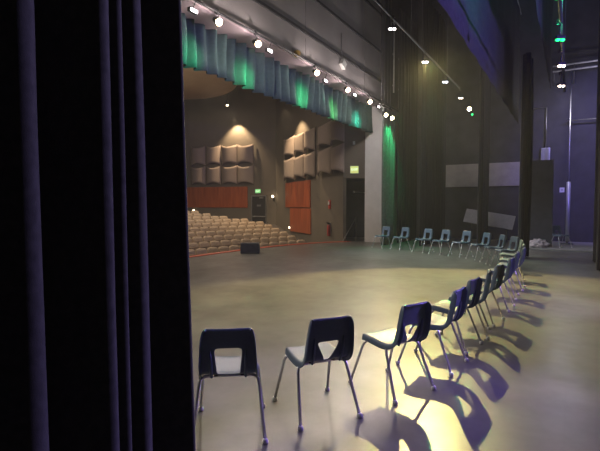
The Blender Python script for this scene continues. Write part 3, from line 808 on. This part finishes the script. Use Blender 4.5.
# right hand row
batten('lighting pipe on the right carrying the green lamps', .18, 4.16, 1.5, 12.0, ZC)
for i, (px, py, ln, lab) in enumerate([(559, -2, 'greenlens', 'green lamp on the right pipe, cut by the top of the frame'), (559.5, 40, 'greenlens', 'green lamp on the right pipe above two peach lamps'),
                                       (561, 66, 'peachlens', 'upper of two peach lamps on the right pipe'), (561, 86, 'peachlens', 'lower of two peach lamps on the right pipe')]):
    d = (3.95 - CAM_Z)*F_PX/(205 - py); p = onD(px, py, d)
    t = thing('work_light', lab, 'stage light', p, YAW-PI/2, 'lamps on the right pipe')
    bm = B(); bx(bm, -.07, .07, -.04, .05, .005, .06, bev=.012); obj('housing', bm, M['fixture'], t)
    for s in (-1, 1):
        bm = B(); bmesh.ops.create_uvsphere(bm, u_segments=12, v_segments=8, radius=.026, matrix=Matrix.Translation((s*.034, -.015, -.004)) @ Matrix.Diagonal((1.2, 1, .8, 1))); obj('lamp', bm, M[ln], t)
    bm = B(); tube(bm, [(0, 0, .05), (0, 0, 4.16-p.z)], .012, 6); bx(bm, -.03, .03, -.03, .03, 4.13-p.z, 4.20-p.z); obj('hanger', bm, M['fixture'], t)
    if i < 2: spot('green_spot', p + Vector((0, .05, .02)), (p.x+.8, .62, 6.1), 230, (.02, 1, .42), 112, .8)
    else: spot('work_spot', p + Vector((0, 0, -.06)), p + Vector((0, 0, -4)), 30, (1, .8, .65), 110, .6)

# small boxes on the header wall
p = onY(341.5, 64.5, PY0)
o = thing('junction_box', 'small pale box fixed to the grey wall above the header', 'electrical box', p, R(0))
bm = B(); bx(bm, -.13, .13, -.12, 0, -.13, .13, mtx=Matrix.Rotation(R(35), 4, 'Y'), bev=.01); obj('cover', bm, M['white'], o)
bm = B(); tube(bm, [(0, -.04, .1), (-.1, -.04, .5), (-.1, -.04, 1.0)], .015, 6); obj('conduit', bm, M['metal'], o)
p = onY(294.6, 54, PY0)
o = thing('pilot_lamp', 'small amber lamp housing fixed to the wall above the header', 'lamp', p)
bm = B(); lathe(bm, [(.09, 0), (.09, .12), (.05, .17)], 14, Matrix.Rotation(PI/2, 4, 'X')); obj('housing', bm, M['amberplastic'], o)
bm = B(); bx(bm, -.12, .12, -.03, 0, -.12, .12); obj('back_plate', bm, M['metal'], o)
# vertical conduits at the end of the header wall
for i, (px, lab) in enumerate(((394, 'left of two pale vertical conduits beside the grey header wall'), (400, 'right of two pale vertical conduits beside the grey header wall'))):
    p = onY(px, 60, 6.5); bm = B(); tube(bm, [(p.x, 6.5, 6.3), (p.x, 6.5, 9.4)], .03, 8)
    for z in (6.6, 7.9, 9.2): bx(bm, p.x-.04, p.x+.04, 6.48, 6.56, z-.02, z+.02)
    tag(obj('conduit', bm, M['palepipe']), lab, 'pipe', 'conduits beside the header wall')

# coloured lamps on the valance and the green curtain (on the header pipe)
for px, py, col, pw in ((188, 62, (.05, 1, .45), 90), (244, 84, (.05, 1, .38), 170), (302, 103, (.05, 1, .36), 190), (332, 116, (.22, 1, .25), 170), (356, 126, (.03, 1, .72), 230)):
    tg = onY(px, py, 7.25); p = Vector((tg.x, 6.35, 4.75))
    spot('valance_spot', p, tg + Vector((0, 0, .16)), pw, col, 62, 1.0, .04)
spot('curtain_green_spot', (16.9, 5.72, 5.2), (17.1, 6.25, 1.2), 330, (.05, 1, .32), 74, .7, .05)
spot('floor_green_spot', (15.0, 4.0, 5.2), (13.4, 3.2, 0), 260, (.08, 1, .5), 80, .8, .05)
# blue-violet side light from upstage right
spot('violet_spot', (7.0, -4.5, 2.6), (8.3, .9, .35), 900, (.34, .17, 1), 30, .7, .2)
spot('violet_spot', (7.1, -2.1, 2.4), (2.9, 1.5, .2), 950, (.32, .19, 1), 36, .8, .15)
spot('violet_spot', (4.0, .16, 3.95), (2.8, 1.6, .2), 150, (.30, .20, 1), 80, .8, .10)
spot('curtain_violet_spot', (4.2, -.9, 3.95), (1.0, 1.4, 1.4), 900, (.58, .48, 1), 40, .8, .06)
spot('violet_spot', (6.0, -4.5, 2.6), (8.0, 1.5, 4.7), 2600, (.27, .19, 1), 60, .8, .08)
spot('violet_spot', (14.0, -3.2, 6.2), (21.8, -2.0, 3.6), 2800, (.24, .18, 1), 62, .8, .08)
spot('edge_fill', (13.0, 6.6, 5.3), (17.9, 7.1, 3.0), 110, (.95, .95, 1), 46, .8, .05)  # added fill without a fixture, brightens the pale proscenium edge
point('backstage_blue_fill', (15.5, -3.5, 6.5), 120, (.45, .5, 1), .1)  # added blue fill for the dark wings, no fixture
point('backstage_fill', (19.6, .1, 5.4), 120, (.9, .85, 1), .1)  # added fill to brighten the platform, no real lamp here
point('backstage_fill', (20.6, 3.9, 4.6), 15, (1, .85, .72), .1)  # added warm fill for the pale band and the table
spot('fill_spot', (8.5, 12.5, 6.2), (15.0, 4.1, .5), 2400, (.78, .90, 1), 28, .8, .1)
spot('fill_spot', (.4, 13.2, 6.3), (4.2, 1.6, .5), 2300, (1, .93, .86), 34, .8, .25)
spot('cloud_fill', (8.0, 11.0, 1.5), (13.3, 15.3, 7.0), 900, (1, .78, .55), 60, .8, .1)  # added upward fill that brightens the cloud's underside
# house lamps
for (px, py, wl) in ((238, 119, WA), (301.5, 116, WB)):
    p = wl.hit(px, py) + wl.n*(.55 if wl is WA else .9) + Vector((0, 0, 0 if wl is WA else .35))
    spot('wall_washer', p, p + Vector((0, 0, -3)) - wl.n*.5, 800, (1, .72, .42), 96, .6, .04)
for x, y in ((9, 12), (14, 12.5), (10, 17), (14, 17), (18, 15)):
    spot('house_spot', (x, y, 6.6), (x, y, 0), 500, (1, .80, .58), 140, .8, .2)

HZD = 0.0017
hm = bpy.data.materials.new('stage_haze'); hm.use_nodes = True; nt = hm.node_tree; nt.nodes.clear()
ou = nt.nodes.new('ShaderNodeOutputMaterial'); pv = nt.nodes.new('ShaderNodeVolumeScatter')
pv.inputs['Color'].default_value = (1, 1, 1, 1); pv.inputs['Density'].default_value = HZD; pv.inputs['Anisotropy'].default_value = .1
nt.links.new(pv.outputs[0], ou.inputs['Volume'])
bm = B(); bx(bm, XN+.05, 29.5, YU+.05, 27.9, -1.35, ZC-.05)
o = obj('haze', bm, hm); tag(o, 'thin stage haze filling the air of the theatre', 'haze', kind='stuff')
spot('house_wall_fill', (13.0, 11.0, 6.5), (20.5, 13.5, 3.2), 420, (1, .82, .62), 90, .9, .3)  # added fill to lift the side wall, no fixture
spot('house_wall_fill', (12.0, 15.0, 6.5), (20.0, 19.5, 3.5), 420, (1, .82, .62), 90, .9, .3)  # same added fill, aimed at the rear wall
w = bpy.data.worlds.new('world'); bpy.context.scene.world = w; w.use_nodes = True
w.node_tree.nodes['Background'].inputs[0].default_value = (.5, .45, .6, 1); w.node_tree.nodes['Background'].inputs[1].default_value = 0.0

vs = bpy.context.scene.view_settings
vs.view_transform = 'Standard'; vs.look = 'None'; vs.gamma = 1; vs.exposure = 0.0; vs.use_curve_mapping = False
